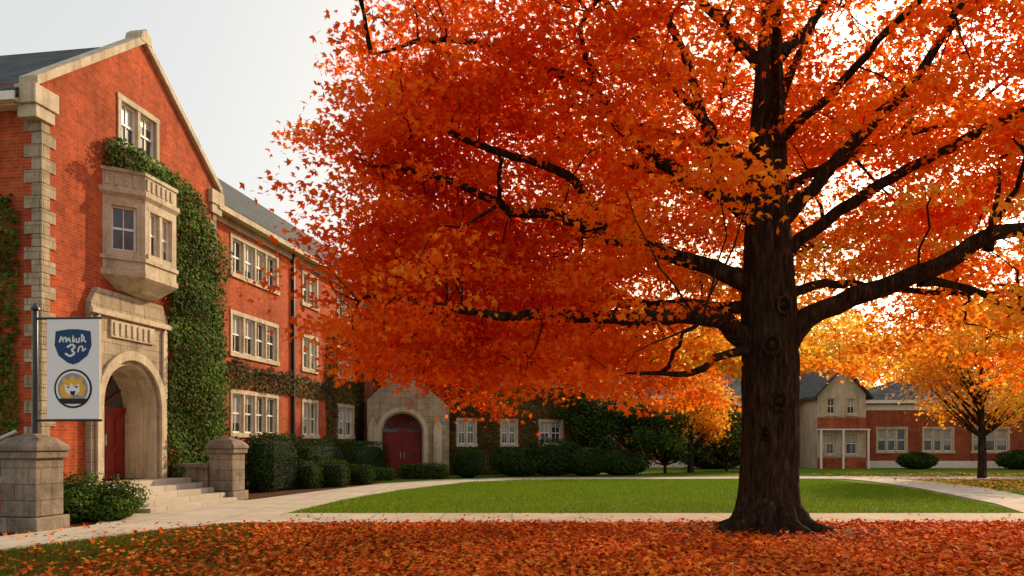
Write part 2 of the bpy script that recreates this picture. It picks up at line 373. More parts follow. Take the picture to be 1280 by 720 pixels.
mb.box(1.42,4.88,-.26,-.163,5.02,5.16,0); mb.box(2.2,4.1,-.22,-.163,4.5,4.95,0)
for x in (1.62,4.5): 
    mb.box(x,x+.2,-.23,-.163,3.0,4.9,0); mb.prism([(x-.02,4.9),(x+.22,4.9),(x+.1,5.01)],-.24,-.163,0)
for i in range(7): 
    x=2.3+i*.25; mb.box(x,x+.1,-.25,-.221,4.56,4.9,0)
mb.obj('portal_mouldings',[M_trim],B,bevel=.01)
def doors(parent,cx,r,z0,zs,y,k=1.0,loc=(0,0,0),rz=0):
    mb=MB(); zt=zs+.05
    mb.box(cx-r,cx+r,y+.05,y+.1,z0,zt,0)
    for sx in (-1,1):
        a=cx+(.02 if sx>0 else -r+.04); b=cx+(r-.04 if sx>0 else -.02)
        mb.box(a,b,y,y+.05,z0+.02,zt-.08,0)
        w=b-a
        for (pz0,pz1) in ((z0+.2,z0+.75),(z0+.9,zt-.25)):
            mb.box(a+.1,a+w/2-.04,y-.025,y,pz0,pz1,0); mb.box(a+w/2+.04,b-.1,y-.025,y,pz0,pz1,0)
        mb.box(cx+sx*.09-.015,cx+sx*.09+.015,y-.07,y-.003,z0+.95,z0+1.25,1)
    mb.box(cx-r,cx+r,y-.02,y+.12,zt-.08,zt+.06,0)
    tr=[(cx+r*math.cos(t),zt+.06+k*(r-.02)*math.sin(t)) for t in [math.pi*i/16 for i in range(17)]]
    mb.face([(x,y+.08,z) for x,z in tr],2)
    for i in range(1,6):
        t=math.pi*i/6; dx,dz=math.cos(t),math.sin(t)*k; px,pz=-math.sin(t)*.02,math.cos(t)*.02
        q=[(cx+px,zt+.06+pz),(cx-px,zt+.06-pz),(cx+dx*r-px,zt+.06+dz*r-pz),(cx+dx*r+px,zt+.06+dz*r+pz)]
        mb.prism(q,y+.03,y+.075,0)
    mb.obj('double_door',[M_door,M_rail,M_glass],parent,loc,rz)
doors(B,cx,1.03,FL,2.62,.75)
OR=empty('oriel_window'); OR.parent=B
plan=[(2.15,0),(2.85,-.75),(4.3,-.75),(5.0,0)]
def scaled(f,z,e=0): 
    c=(3.58,0); return [(c[0]+(x-c[0])*f,(y)*f,z) for x,y in plan]
mb=MB()
mb.loft([scaled(.3,5.72),scaled(.6,5.8),scaled(.72,5.9),scaled(.9,6.03),scaled(.95,6.06),scaled(1.05,6.14),scaled(1.05,6.28),scaled(1.0,6.3)],0)
mb.loft([scaled(1.0,6.301),scaled(1.0,6.55)],0); mb.loft([scaled(1.06,6.551),scaled(1.06,6.65)],0)
mb.loft([scaled(1.0,8.1),scaled(1.0,8.2),scaled(1.1,8.3),scaled(1.1,8.42),scaled(1.0,8.45),scaled(1.0,8.85),scaled(1.05,8.86),scaled(1.05,8.95)],0)
mb.obj('oriel_body',[M_trim],OR)
for a,b in zip(plan[:-1],plan[1:]):
    L=math.hypot(b[0]-a[0],b[1]-a[1]); ang=math.atan2(b[1]-a[1],b[0]-a[0])
    mb=MB(); mb.wall(rect(0,L,6.65,8.1),[rect(.14,L-.14,6.7,8.05)],0,.12,0); 
    mb.obj('oriel_wall',[M_trim],OR,(a[0],a[1],0),ang)
    window(OR,.14,L-.14,6.7,8.05,2 if L>1.2 else 1,y=.03,loc=(a[0],a[1],0),rz=ang,t=.07)
    mb=MB(); 
    for j in range(int(L/.22)): mb.box(.06+j*.22,.06+j*.22+.1,-.03,-.002,8.5,8.8,0)
    mb.obj('oriel_tracery',[M_trim],OR,(a[0],a[1],0),ang)
ML=24.3; S0=GW; YB=.35; ME=9.9; RZT=13.6
wins=[]; rows=((2.0,3.62),(4.85,6.4),(7.65,9.1))
for a,b,n in ((9.35,13.1,4),(15.35,17.05,2),(19.3,21.6,2)):
    for z0,z1 in rows: wins.append((a-S0,b-S0,z0,z1,n))
mb=MB(); mb.wall(rect(0,ML-S0,0,ME),[rect(*w[:4]) for w in wins],0,.25,0); mb.obj('main_wall',[M_brick],B,(S0,YB,0))
for w in wins: window(B,*w[:5],loc=(S0,YB,0))
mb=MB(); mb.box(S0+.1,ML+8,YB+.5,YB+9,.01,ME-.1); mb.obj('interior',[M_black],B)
mb=MB(); ye,yr=YB-.45,YB+4.6; kk=(RZT-ME)/(yr-YB)
x0,x1=S0+.1,ML+10
for (ya,za,yb,zb) in ((ye,ME-.4*kk+.1,yr,RZT),(yr+.001,RZT-.001,YB+9.6,ME-.3)):
    mb.hexa([(x0,ya,za-.12),(x1,ya,za-.12),(x1,yb,zb-.12),(x0,yb,zb-.12),(x0,ya,za+.08),(x1,ya,za+.08),(x1,yb,zb+.08),(x0,yb,zb+.08)],0)
mb.obj('slate_roof',[M_slate],B)
mb=MB(); mb.box(S0+.06,ML,YB-.48,YB-.3,ME-.42,ME-.24,0); mb.box(S0+.06,ML,YB-.3,YB-.003,ME-.36,ME-.28,0); mb.box(S0+.06,ML,YB-.06,YB-.004,ME-.62,ME-.37,0); mb.obj('cornice',[M_trim],B)
mb=MB(); mb.box(S0+.04,ML,YB-.05,YB-.003,0,.6,0); mb.box(S0+.04,ML,YB-.04,YB-.003,4.3,4.42,0); mb.obj('stone_bands',[M_rough],B)
mb=MB(); mb.box(14.3,14.42,YB-.14,YB-.02,.6,ME-.4,0); mb.obj('downpipe',[M_black],B)

mb=MB()
for i in range(5):
    zt=FL-.142*i; mb.box(.9 if i else 1.0,5.1,-(.75+.36*i),(-.165 if i==0 else -(.75+.36*(i-1))-.0),0.03,zt,0)
mb.obj('entrance_steps',[M_path],B,bevel=.012)
def pillar(loc,rz):
    mb=MB()
    mb.box(-.46,.46,-.46,.46,0,.3,0); mb.box(-.38,.38,-.38,.38,.3,1.42,0)
    mb.box(-.44,.44,-.44,.44,1.42,1.56,0)
    sq=lambda h,z:[(-h,-h,z),(h,-h,z),(h,h,z),(-h,h,z)]
    mb.loft([sq(.47,1.561),sq(.47,1.66),sq(.33,1.8),sq(.1,1.9)],0)
    return mb.obj('stone_gate_pillar',[M_rough],None,loc,rz,bevel=.025)
pillar((-9.35,15.6,0),RZ); pillar((-8.55,24.0,0),RZ)
mb=MB(); mb.box(5.15,5.6,-1.2,-.07,0,1.0,0); mb.box(5.1,5.65,-1.25,-.068,1.0,1.12,0); mb.obj('step_cheek_wall',[M_rough],None,O,RZ,bevel=.015)
mb=MB(); mb.box(0,3.6,-.16,.16,0,.95,0); mb.box(-.02,3.6,-.2,.2,.95,1.06,1)
mb.obj('low_brick_wall',[M_brick,M_trim],None,(-13.4,15.4,0),.04)
V=[];F=[]
for dz in (0,.28): tube(V,F,np.array([(-9.6,15.5,1.95-dz*1.0),(-10.2,15.3,1.62-dz),(-11.6,15.0,1.3-dz),(-13,14.8,1.0-dz+.2)]),[.035]*4,8)
for (x,y,z) in ((-10.3,15.3,1.62),(-11.6,15.0,1.3),(-12.9,14.8,1.15)): tube(V,F,np.array([(x,y,0),(x,y,z/2),(x,y,z)]),[.03]*3,8)
mk('handrail',V,F,M_rail)
mb=MB(); mb.slab([(-16,14.5),(-9.4,14.3),(-8.75,16.6),(-9.3,18.6),(-9.8,20.6),(-16,21)],.0,.022); mb.obj('mulch_bed',[M_mulch])
mb=MB(); mb.slab([W(5.7,0)[:2],W(5.7,1.9)[:2],W(9,2.6)[:2],W(15,2.6)[:2],W(22.4,1.7)[:2],W(22.6,0)[:2]],.0,.021); mb.obj('mulch_bed',[M_mulch])

# ---- banner
def flat(mb,pts,x0,z0,y,sc,m): mb.face([(x0+px*sc,y,z0+pz*sc) for px,pz in pts],m)
M_ban,nt,b=newmat('banner_cloth',.7,(.78,.80,.82)); M_navy,_,_=newmat('banner_navy',.7,(.015,.06,.15)); M_yel,_,_=newmat('banner_yellow',.7,(.75,.42,.05)); M_bb,_,_=newmat('banner_black',.7,(.02,.02,.022)); M_gry,_,_=newmat('banner_grey',.7,(.3,.3,.32))
BN=empty('pole_banner',(-9.5,15.95,0),-.06)
V=[];F=[]; tube(V,F,np.array([(0,0,z) for z in (0,1,2,3,4.38)]),[.07,.06,.055,.05,.05],12)
mk('pole',V,F,M_black,BN)
V=[];F=[]
for z in (4.2,2.17): tube(V,F,np.array([(0,0,z),(.6,0,z),(1.36,0,z)]),[.025]*3,8)
tube(V,F,np.array([(0,0,4.38),(0,0,4.42),(0,0,4.5)]),[.09,.08,.02],12)
mk('banner_arms',V,F,M_black,BN)
mb=MB()
mb.box(.24,1.33,-.012,.0,2.2,4.18,0)
sh=[(-.36,.28),(-.1,.32),(.1,.32),(.36,.28),(.38,0),(.3,-.2),(.12,-.34),(0,-.38),(-.12,-.34),(-.3,-.2),(-.38,0)]
flat(mb,sh,.785,3.66,-.017,1.0,1)
def stroke(pts,w,x0,z0,y,m):
    for (a,c),(b2,d) in zip(pts[:-1],pts[1:]):
        dx,dz=b2-a,d-c; L=math.hypot(dx,dz); ox,oz=-dz/L*w,dx/L*w
        mb.face([(x0+a+ox,y,z0+c+oz),(x0+a-ox,y,z0+c-oz),(x0+b2-ox,y,z0+d-oz),(x0+b2+ox,y,z0+d+oz)],m)
stroke([(-.28,.06),(-.24,.18),(-.2,.06),(-.2,.14),(-.14,.16),(-.14,.06),(-.08,.15),(-.05,.06)],.016,.785,3.66,-.021,0)
stroke([(0,.06),(.0,.2),(.03,.06)],.014,.785,3.66,-.0215,0); stroke([(.07,.14),(.07,.06),(.13,.06),(.13,.15)],.014,.785,3.66,-.0215,0); stroke([(.18,.06),(.18,.22),(.24,.14),(.2,.12),(.27,.06)],.014,.785,3.66,-.0215,0)
stroke([(-.12,-.04),(-.02,.02),(.05,-.03),(-.03,-.09),(.04,-.16),(-.06,-.22),(-.16,-.16)],.02,.785,3.66,-.021,0)
stroke([(.1,-.14),(.13,-.03),(.2,-.02),(.2,-.12),(.27,-.06)],.014,.785,3.66,-.021,0)
circ=lambda r,n=28:[(r*math.cos(2*math.pi*i/n),r*math.sin(2*math.pi*i/n)) for i in range(n)]
flat(mb,circ(.39),.785,2.8,-.017,1,2); flat(mb,circ(.35),.785,2.8,-.021,1,0); flat(mb,circ(.31),.785,2.8,-.025,1,4)
flat(mb,[(-.24,-.16),(-.27,.03),(-.2,.1),(-.22,.25),(-.09,.17),(0,.27),(.08,.17),(.21,.25),(.2,.1),(.27,.02),(.22,-.16),(.06,-.12),(-.08,-.2)],.785,2.8,-.029,1,3)
flat(mb,[(-.15,-.05),(-.17,.08),(-.06,.05),(-.02,.12),(.03,.04),(.14,.1),(.15,-.05),(.05,-.14),(-.08,-.12)],.785,2.8,-.033,1,0)
flat(mb,[(-.11,.04),(-.04,.02),(-.1,0)],.785,2.81,-.037,1,2); flat(mb,[(.11,.05),(.03,.02),(.1,0)],.785,2.81,-.037,1,2); flat(mb,[(-.06,0),(.06,0),(.03,-.09),(-.04,-.07)],.79,2.75,-.037,1,2)
flat(mb,[(-.3,-.2),(.3,-.2),(.24,-.3),(-.24,-.3)],.785,2.8,-.034,1,2)
mb.obj('banner_cloth',[M_ban,M_navy,M_bb,M_yel,M_gry],BN)

# ============================================================ second wing (facing camera)
W2=empty('ivy_clad_brick_wing',(-7.2,41.5,0),math.radians(25))
wins=[(4.6,5.8,1.6,3.1,2),(7.2,8.3,1.6,3.1,2),(9.6,11.2,1.6,3.1,2),(.4,2.2,5.0,6.4,3),(4.6,5.8,5,6.4,2),(7.2,8.3,5,6.4,2),(9.6,11.2,5,6.4,2)]
mb=MB(); mb.wall(rect(-1.0,13.5,0,8.6),[rect(*w[:4]) for w in wins],0,.25,0); mb.obj('wall',[M_brick2],W2)
for w in wins: window(W2,*w)
mb=MB(); mb.wall(rect(0,9,0,8.6),[],0,.2,0); mb.obj('wall',[M_brick2],W2,(13.5,0,0),math.pi/2)
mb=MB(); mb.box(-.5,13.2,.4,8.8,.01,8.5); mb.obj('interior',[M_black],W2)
mb=MB()
for (ya,za,yb,zb) in ((-.4,8.5,4.5,11.6),(4.501,11.599,9.4,8.5)):
    mb.hexa([(-3,ya,za-.1),(13.9,ya,za-.1),(13.9,yb,zb-.1),(-3,yb,zb-.1),(-3,ya,za+.1),(13.9,ya,za+.1),(13.9,yb,zb+.1),(-3,yb,zb+.1)],0)
mb.obj('slate_roof',[M_slate],W2)
PR=empty('stone_porch',(-7.25,40.0,0),math.radians(8))
mb=MB(); ah=arch(1.75,1.08,0,2.25)
pl=[(0,0),(4.1,0),(4.1,3.6),(3.3,4.3),(2.6,5.0),(1.2,5.0),(.4,4.3),(0,3.9)]
mb.wall(pl,[ah],0,.55,0)
for i in range(1,len(pl)-1):
    a,b=pl[i],pl[i+1]; mb.face([(a[0],0,a[1]),(b[0],0,b[1]),(b[0],3.0,b[1]),(a[0],3.0,a[1])],0)
mb.face([(0,0,0),(0,0,3.9),(0,3,3.9),(0,3,0)],0)
mb.obj('porch_walls',[M_stone],PR)
mb=MB(); archband(mb,1.75,1.08,1.3,2.25,0,-.08,-.003); archband(mb,1.75,1.0,1.08,2.25,0,.1,.7)
mb.box(.05,.5,-.25,-.003,0,2.6,0); mb.prism([(.05,2.6),(.5,2.6),(.28,3.0)],-.22,-.004,0); mb.box(3.3,3.75,-.25,-.003,0,2.6,0); mb.prism([(3.3,2.6),(3.75,2.6),(3.52,3.0)],-.22,-.004,0)
mb.box(.9,2.9,-.1,.3,5.0,5.15,0)
mb.obj('porch_mouldings',[M_trim],PR)
doors(PR,1.75,1.0,.02,2.2,.75)

# ============================================================ far buildings
def hall(name,loc,rz,L,D,H,RH,wl,mat=M_brick2,rows=((1.0,2.7),),cols=2,roofmat=None):
    E=empty(name,loc,rz)
    ws=[(x,x+w,a,b,cols) for x,w in wl for a,b in rows]
    mb=MB(); mb.wall(rect(0,L,0,H),[rect(*w[:4]) for w in ws],0,.25,0); mb.obj('wall',[mat],E)
    for w in ws: window(E,*w,bars=False)
    mb=MB(); mb.wall(rect(0,D,0,H),[],0,.2,0); mb.obj('wall',[mat],E,(L,0,0),math.pi/2)
    mb=MB(); mb.wall(rect(0,D,0,H),[],0,.2,0); mb.obj('wall',[mat],E,(0,D,0),-math.pi/2)
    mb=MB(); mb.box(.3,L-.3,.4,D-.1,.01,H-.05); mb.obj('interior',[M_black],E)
    mb=MB(); e=.4; a=[(-e,-e,H),(L+e,-e,H),(L+e,D+e,H),(-e,D+e,H)]; r0=(D/2,D/2,H+RH); r1=(L-D/2,D/2,H+RH)
    mb.face([a[0],a[1],r1,r0]); mb.face([a[2],a[3],r0,r1]); mb.face([a[1],a[2],r1]); mb.face([a[3],a[0],r0]); 
    mb.obj('hip_roof',[roofmat or M_slate],E)
    mb=MB(); mb.box(-e,L+e,-e-.02,-e+.14,H-.22,H-.003,0); mb.box(-.03,L+.03,-.05,-.003,H-.7,H-.3,0); mb.box(-.03,L+.03,-.05,-.003,0,.5,0); mb.obj('trim',[M_white],E)
    return E
hall('brick_hall',(5,58,0),.02,15.2,10,5.2,2.4,[(1,1.6),(4,1.6),(7.2,1.6),(10,2.2),(12.9,1.4)])
hall('brick_hall',(24.9,57,0),-.06,38,10,4.8,2.0,[(1,2.2),(4.2,2.2),(7.6,2.6),(11.8,2.2),(15.6,2.2),(19,2.6),(24,2.2),(28,2.2),(33,2.2)],rows=((1.1,2.9),),cols=3)
H=empty('white_gabled_house',(21.2,55.5,0),0.03)
mb=MB(); ws=[(.5,1.3,.9,2.6,1),(1.9,2.9,.9,2.6,1),(.55,1.35,3.7,5.0,1),(1.95,2.75,3.7,5.0,1)]
mb.wall([(0,0),(3.4,0),(3.4,5.2),(1.7,7.0),(0,5.2)],[rect(*w[:4]) for w in ws],0,.25,0); 
mb.face([(0,0,0),(0,0,5.2),(0,9,5.2),(0,9,0)],0); mb.face([(3.4,0,0),(3.4,0,5.2),(3.4,9,5.2),(3.4,9,0)],0); mb.obj('wall',[M_trim],H)
for w in ws: window(H,*w)
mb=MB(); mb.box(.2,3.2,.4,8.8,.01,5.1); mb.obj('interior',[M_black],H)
mb=MB()
for xe,s in ((-.35,-1),(3.75,1)):
    mb.hexa([(1.7,-.4,6.98),(xe,-.4,4.8),(xe,9,4.8),(1.7,9,6.98),(1.7,-.4,7.16),(xe,-.4,4.98),(xe,9,4.98),(1.7,9,7.16)],0)
mb.obj('roof',[M_slate],H)
mb=MB(); mb.box(-.02,3.42,-.06,-.003,2.75,3.55,0); mb.box(-.02,3.42,-.06,-.003,0,.75,0); mb.obj('brick_band',[M_brick2],H)
mb=MB(); mb.box(-.1,3.5,-.5,-.065,2.66,2.75,0)
for x in (0.0,1.55,3.3): mb.box(x,x+.12,-.5,-.38,.0,2.66,0)
mb.obj('porch_trim',[M_white],H)

# ============================================================ IVY
GR=[(.02,.055,.006),(.04,.095,.010),(.07,.13,.014),(.11,.155,.018)]
def ivy(name,parent,mask,x0,x1,z0,z1,dens,loc=(0,0,0),rz=0,cols=GR,thick=.25,w=None,sz=.085):
    n=int((x1-x0)*(z1-z0)*dens); P=np.stack([rng.uniform(x0,x1,n),rng.uniform(z0,z1,n)],1)
    e=snoise(P,2.2,3)*.35+snoise(P,7,4)*.2
    P=P[mask(P[:,0],P[:,1],e)]; n=len(P)
    bulge=.06+thick*(.5+.5*snoise(P,1.6,5))*rng.random(n)
    C=np.stack([P[:,0],-bulge,P[:,1]],1)
    Nr=np.array([0,-1,.35])+rng.normal(size=(n,3))*.45; T=np.array([0,-.2,-1.])+rng.normal(size=(n,3))*.5
    tone=(.5+.85*np.clip(snoise(P,1.6,9)*.9+.5,0,1))[:,None]
    return leaves(name,C,Nr,rng.uniform(.7,1.3,n)*sz,palette(n,cols,w)*tone,M_gleaf,parent,tan=T,loc=loc,rz=rz)
def mg(x,z,e):
    top=np.interp(x,[2.0,2.6,5.0,6.6,7.8],[9.5,9.8,9.75,9.4,8.2])
    left=np.interp(z,[0,3.5,4.6,6,8.6],[4.75,4.7,4.8,4.95,5.05])
    a=(x>left+e*.4)&(z<top+e*.5)
    arc=(x>2.1+e*.3)&(z>9.0-.1*(x-2)+e*.3)&(z<top+e*.3)
    return a|arc
ivy('ivy',B,mg,1.9,8.0,0,10.3,620,thick=.6)
ivy('ivy',B,lambda x,z,e:(z>8.93+.1*e)&(z<9.25+e*.5),2.2,5.1,8.8,9.6,500,loc=(0,-.6,0),thick=.3)
def mm(x,z,e):
    a=(x<1.35+e-np.clip((z-4)*.35,0,5))
    b=(z>3.68)&(z<4.75)&(e>-.28)&(z<4.55+e)
    c=(z<1.9+e)&(e>-.1)
    d=(x>10.2+e)&(z<7.4+e*2)&(e>-.25-.04*(x-10))
    win=np.zeros_like(x,bool)
    for (p,q,_) in ((9.35,13.1,4),(15.35,17.05,2),(19.3,21.6,2)):
        for r0,r1 in rows: win|=(x>p-S0-.05)&(x<q-S0+.05)&(z>r0-.05)&(z<r1+.02)
    return (a|b|c|d)&~win
IV2=[(.03,.05,.012),(.05,.07,.016),(.08,.08,.02),(.14,.06,.02)]
ivy('ivy',B,mm,0,ML-S0,0,9.2,260,loc=(S0,YB,0),cols=IV2,thick=.15,sz=.1)
ivy('ivy',B,lambda x,z,e:(x<10.45+e*.4)&(z<7.3+e*2),6,11,0,8.5,300,loc=(0,11,0),rz=-math.pi/2,thick=.2)
def mw2(x,z,e):
    win=np.zeros_like(x,bool)
    for p,q,r0,r1 in ((4.6,5.8,1.6,3.1),(7.2,8.3,1.6,3.1),(9.6,11.2,1.6,3.1),(.4,2.2,5.0,6.4),(4.6,5.8,5,6.4),(7.2,8.3,5,6.4),(9.6,11.2,5,6.4)): win|=(x>p-.05)&(x<q+.05)&(z>r0-.05)&(z<r1+.05)
    return (e>-.15-.03*x)&~win&(z<7.5+e*3)
ivy('ivy',W2,mw2,0,13.5,0,8.4,230,cols=IV2,thick=.2,sz=.11)

# ============================================================ SHRUBS
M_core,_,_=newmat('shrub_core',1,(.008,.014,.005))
def shrub(name,cx,cy,rx,ry,h,n,kind='round',cols=GR,rz=0,size=.06,loose=.0,z0=0):
    E=empty(name,(cx,cy,z0),rz)
    D=unit(rng.normal(size=(n,3))); 
    if kind=='box':
        q=5; r=1/((np.abs(D)**q).sum(1)**(1/q)); D2=D*r[:,None]
    else: D2=D.copy()
    D2[:,2]=D2[:,2]*.5+.5
    lump=1+.08*snoise(D,4,int(abs(cx*10))+1)+.05*snoise(D,10,2)+loose*snoise(D,7,8)
    rr=(rng.uniform(.86,1.05,n)+rng.random(n)*loose)*lump
    C=np.stack([D2[:,0]*rx*rr,D2[:,1]*ry*rr,D2[:,2]*h*(.5+.5*rr)],1)
    Nr=D+rng.normal(size=(n,3))*.6
    tone=(.85+.5*snoise(C,3,6))[:,None]
    leaves('foliage',C,Nr,rng.uniform(.7,1.3,n)*size,palette(n,cols)*tone,M_gleaf,E,tmpl=LEAF4)
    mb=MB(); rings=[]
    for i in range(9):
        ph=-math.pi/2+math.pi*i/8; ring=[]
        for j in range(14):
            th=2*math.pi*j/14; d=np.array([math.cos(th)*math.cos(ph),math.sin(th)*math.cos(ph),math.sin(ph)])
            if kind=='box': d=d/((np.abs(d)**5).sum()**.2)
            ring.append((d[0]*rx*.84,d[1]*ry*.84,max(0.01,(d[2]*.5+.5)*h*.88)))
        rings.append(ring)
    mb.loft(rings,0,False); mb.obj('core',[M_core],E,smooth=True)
def sw(s,p): a=W(s,p); return a[0],a[1]
DG=[(.015,.038,.006),(.028,.065,.009),(.045,.09,.012)]
LG=[(.05,.10,.010),(.08,.15,.015),(.12,.18,.02),(.04,.08,.01)]
x,y=sw(10.4,.75); shrub('clipped_hedge',x,y,1.5,.62,2.05,9000,'box',DG,RZ,.055)
x,y=sw(14.6,.8); shrub('clipped_hedge',x,y,2.2,.6,1.85,10000,'box',DG,RZ,.055)
x,y=sw(20,.8); shrub('clipped_hedge',x,y,2.3,.6,1.8,7000,'box',DG,RZ,.06)
shrub('clipped_shrub',-7.85,30.3,.58,.6,1.05,3500,'box',GR,RZ,.05)
shrub('clipped_shrub',-7.0,31.4,.5,.55,1.05,3200,'box',GR,RZ,.05)
shrub('clipped_shrub',-6.35,33.3,.5,.6,.85,2500,'box',GR,RZ,.05)
shrub('round_shrub',-2.2,39.9,.85,.8,1.5,4500,'round',DG,0,.06)
shrub('low_hedge',-4.3,38.9,1.2,.45,.75,3500,'box',GR,.1,.06)
shrub('low_hedge',-6.3,37.3,.8,.5,.6,2500,'box',LG,.4,.06)
for (a,b_,c_2,h) in ((.4,42.3,1.5,1.5),(2.2,42.8,1.6,1.9),(4.0,42.9,1.3,1.5),(6,43.5,1.5,1.3)): shrub('dark_shrub',a,b_,c_2,.9,h,4500,'round',DG,.3,.09,.12)
shrub('evergreen_shrub',14,55,2.5,1.5,1.8,5000,'round',DG,0,.1,.1); shrub('evergreen_shrub',-10.9,16.9,.8,.6,1.5,3500,'round',GR,0,.06,.15)
for (a,b_,r,h) in ((-9.75,17.9,.6,.95),(-9.05,18.3,.5,.8),(-8.85,17.5,.42,.5),(-9.6,17.1,.5,.65)): shrub('leafy_shrub',a,b_,r,r*.9,h,2400,'round',LG,0,.06,.35)
for (a,b_,r,h) in ((27.5,54.3,1.2,1.1),(34,53.6,1.4,1.2),(40,53,1.6,1.3)): shrub('dark_shrub',a,b_,r,.9,h,2500,'round',DG,0,.12,.15)

# ============================================================ THE MAPLE
TX,TY=4.96,15.5
T=empty('red_maple_tree',(TX,TY,0))
V=[];F=[]
tz=[-.1,.05,.2,.4,.7,1,1.5,2,2.6,3.2,3.8,4.4,5,5.6,6.4,7.2,8,8.8,9.6,10.4,11.5,13,14.5,16,17]
tr=[.80,.76,.68,.61,.565,.55,.53,.525,.52,.52,.53,.51,.475,.44,.40,.36,.31,.26,.21,.17,.13,.09,.06,.04,.015]
seg=40; zf=np.arange(-.1,17.01,.1); rf=np.interp(zf,tz,tr)
def axis(z): return np.array([.05*math.sin(z*.6),.05*math.sin(z*.45+1),0])+np.array([.05*max(z-6,0)*.3,0,0])
for z,r in zip(zf,rf):
    c=axis(z); fl=math.exp(-max(z,0)/.35)
    for s in range(seg):
        th=2*math.pi*s/seg
        rr=r*(1+.33*fl*max(0,math.cos(5*th+.7))**2+.14*fl*math.cos(3*th+2)+.035*math.sin(11*th+math.sin(z*2)*1.5)+.02*math.sin(17*th+z*3)+.02*math.sin(z*5+th*2)+random.uniform(-.012,.012))
        V.append((c[0]+rr*math.cos(th),c[1]+rr*math.sin(th),z))
for i in range(len(zf)-1):
    for s in range(seg):
        a=i*seg+s; b2=i*seg+(s+1)%seg; F.append((a,b2,b2+seg,a+seg))
for th,L in ((-.5,1.5),(.8,1.2),(-1.9,1.4),(-2.9,1.5),(2.2,1.3),(-1.2,1.1)):
    P=catmull([(.35*math.cos(th),.35*math.sin(th),.5),(.7*math.cos(th),.7*math.sin(th),.16),(1.0*math.cos(th+.1),1.0*math.sin(th+.1),.05),(L*math.cos(th+.2),L*math.sin(th+.2),-.04)],.12)
    tube(V,F,P,np.linspace(.26,.05,len(P)),10,.05)
for (ax,kz,kr) in ((-1.75,3.55,.15),(-1.5,2.5,.14),(-1.95,1.9,.09),(-1.35,4.3,.12)):
    c0=np.array([math.cos(ax)*.54,math.sin(ax)*.54,kz]); rad=np.array([math.cos(ax),math.sin(ax),0]); tn=np.array([-math.sin(ax),math.cos(ax),0])
    P=np.array([c0+kr*(math.cos(t)*tn+math.sin(t)*np.array([0,0,1.2]))+rad*.0 for t in np.linspace(0,2*math.pi,17)])
    tube(V,F,P,[.035]*17,6,.1)
    P=np.array([c0-rad*.05,c0+rad*.0,c0+rad*.03]); tube(V,F,P,[kr*.6,kr*.5,kr*.25],10,.1)
limbs=[
 ([(-.3,0,3.6),(-.9,-.3,3.95),(-1.7,-.5,4.05),(-3.7,-1,4.0),(-5,-1.2,3.95),(-6.2,-1,4.2),(-7.4,-.8,4.4)],.19),
 ([(-.25,0,4.8),(-1.2,.2,5.3),(-3.1,-.3,5.6),(-4,-.8,5.8),(-5,-1,5.85),(-6.3,-1,6.5),(-7.6,-.8,6.8)],.15),
 ([(-3.1,-.3,5.6),(-3.6,-.6,6.3),(-4.2,-.8,6.75),(-5.6,-1.2,7.0),(-7.2,-1.4,7.7)],.085),
 ([(-.2,0,5.9),(-.95,-.4,6.3),(-2,-.8,6.74),(-2.8,-1,7.2),(-3.5,-1.1,7.9),(-5,-1,8.7),(-6.2,-.8,9.1),(-7.6,-.5,9.0)],.135),
 ([(-.95,-.4,6.3),(-1.4,-.8,7.2),(-1.7,-1,8.1),(-2,-1.1,9),(-2.6,-1.2,10.3),(-3.2,-1.2,12)],.085),
 ([(.3,0,3.6),(.75,-.1,4.05),(1.55,-.3,4.35),(2.6,-.6,4.7),(3.7,-.9,5.25),(5,-1,5.5),(7,-.8,5.9),(9,-.5,6.2)],.19),
 ([(2.6,-.6,4.7),(3.5,-.4,4.6),(4.3,-.5,4.2),(5,-.6,3.9)],.06),
 ([(3.7,-.9,5.25),(4,-.7,6.1),(4.1,-.6,7)],.05),
 ([(.2,0,6.0),(.7,-.3,6.6),(1.25,-.4,7.2),(2.2,-.8,8.3),(2.95,-1,9.4),(3.4,-1.1,10.3),(4.3,-1,12.5)],.12),
 ([(.25,.2,5.3),(1.5,.4,6.4),(2.95,0,7.3),(5,-.4,8.4),(7,-.5,9.3),(9,-.3,9.8)],.115),
 ([(.1,0,8.1),(.8,-.3,9.7),(1.1,-.4,10.3),(1.8,-.5,12.5)],.08),
 ([(-.35,-.1,3.5),(-.7,-.5,3.45),(-1.25,-.9,3.3),(-1.8,-1.2,3.0),(-2.9,-1.4,2.95)],.08),
 ([(0,.3,4.6),(-1,2.5,5.6),(-2.5,5,6.6),(-4,7,7.2)],.13),([(.2,.3,5),(1.5,3,6.2),(3,5.5,7),(4,7,7.4)],.12),
 ([(0,.3,6.3),(-3,2.5,8.3),(-6,4,10)],.10),([(0,.3,6.6),(3.5,2.5,8.6),(6.5,4,10)],.10),
 ([(0,-.3,7.8),(-.5,-2,9.5),(-.8,-3.8,10.8)],.07),([(0,-.3,7.4),(2,-2.2,9.2),(3.5,-4,10.5)],.07),
 ([(-.1,0,9),(-2,1,12),(-4,1.5,14)],.09),([(.2,0,9.2),(2.5,1,12),(4,1.5,13.6)],.09),
 ([(-.1,.2,7.2),(-2.5,1.5,8.6),(-5,2.2,9.8),(-7.6,2,10.8)],.09),
 ([(-.2,.2,4.4),(-2.5,1.8,4.7),(-5,2.6,4.6),(-7.2,2.8,4.4)],.10),
 ([(.3,.2,4.6),(2.5,2,5.2),(5,3,5.2),(7.5,3,5.3)],.09),
 ([(-.2,.1,6.8),(-2.2,.2,9.2),(-3.8,.2,10.8),(-6,.2,12.4)],.08)]
nodes=[];
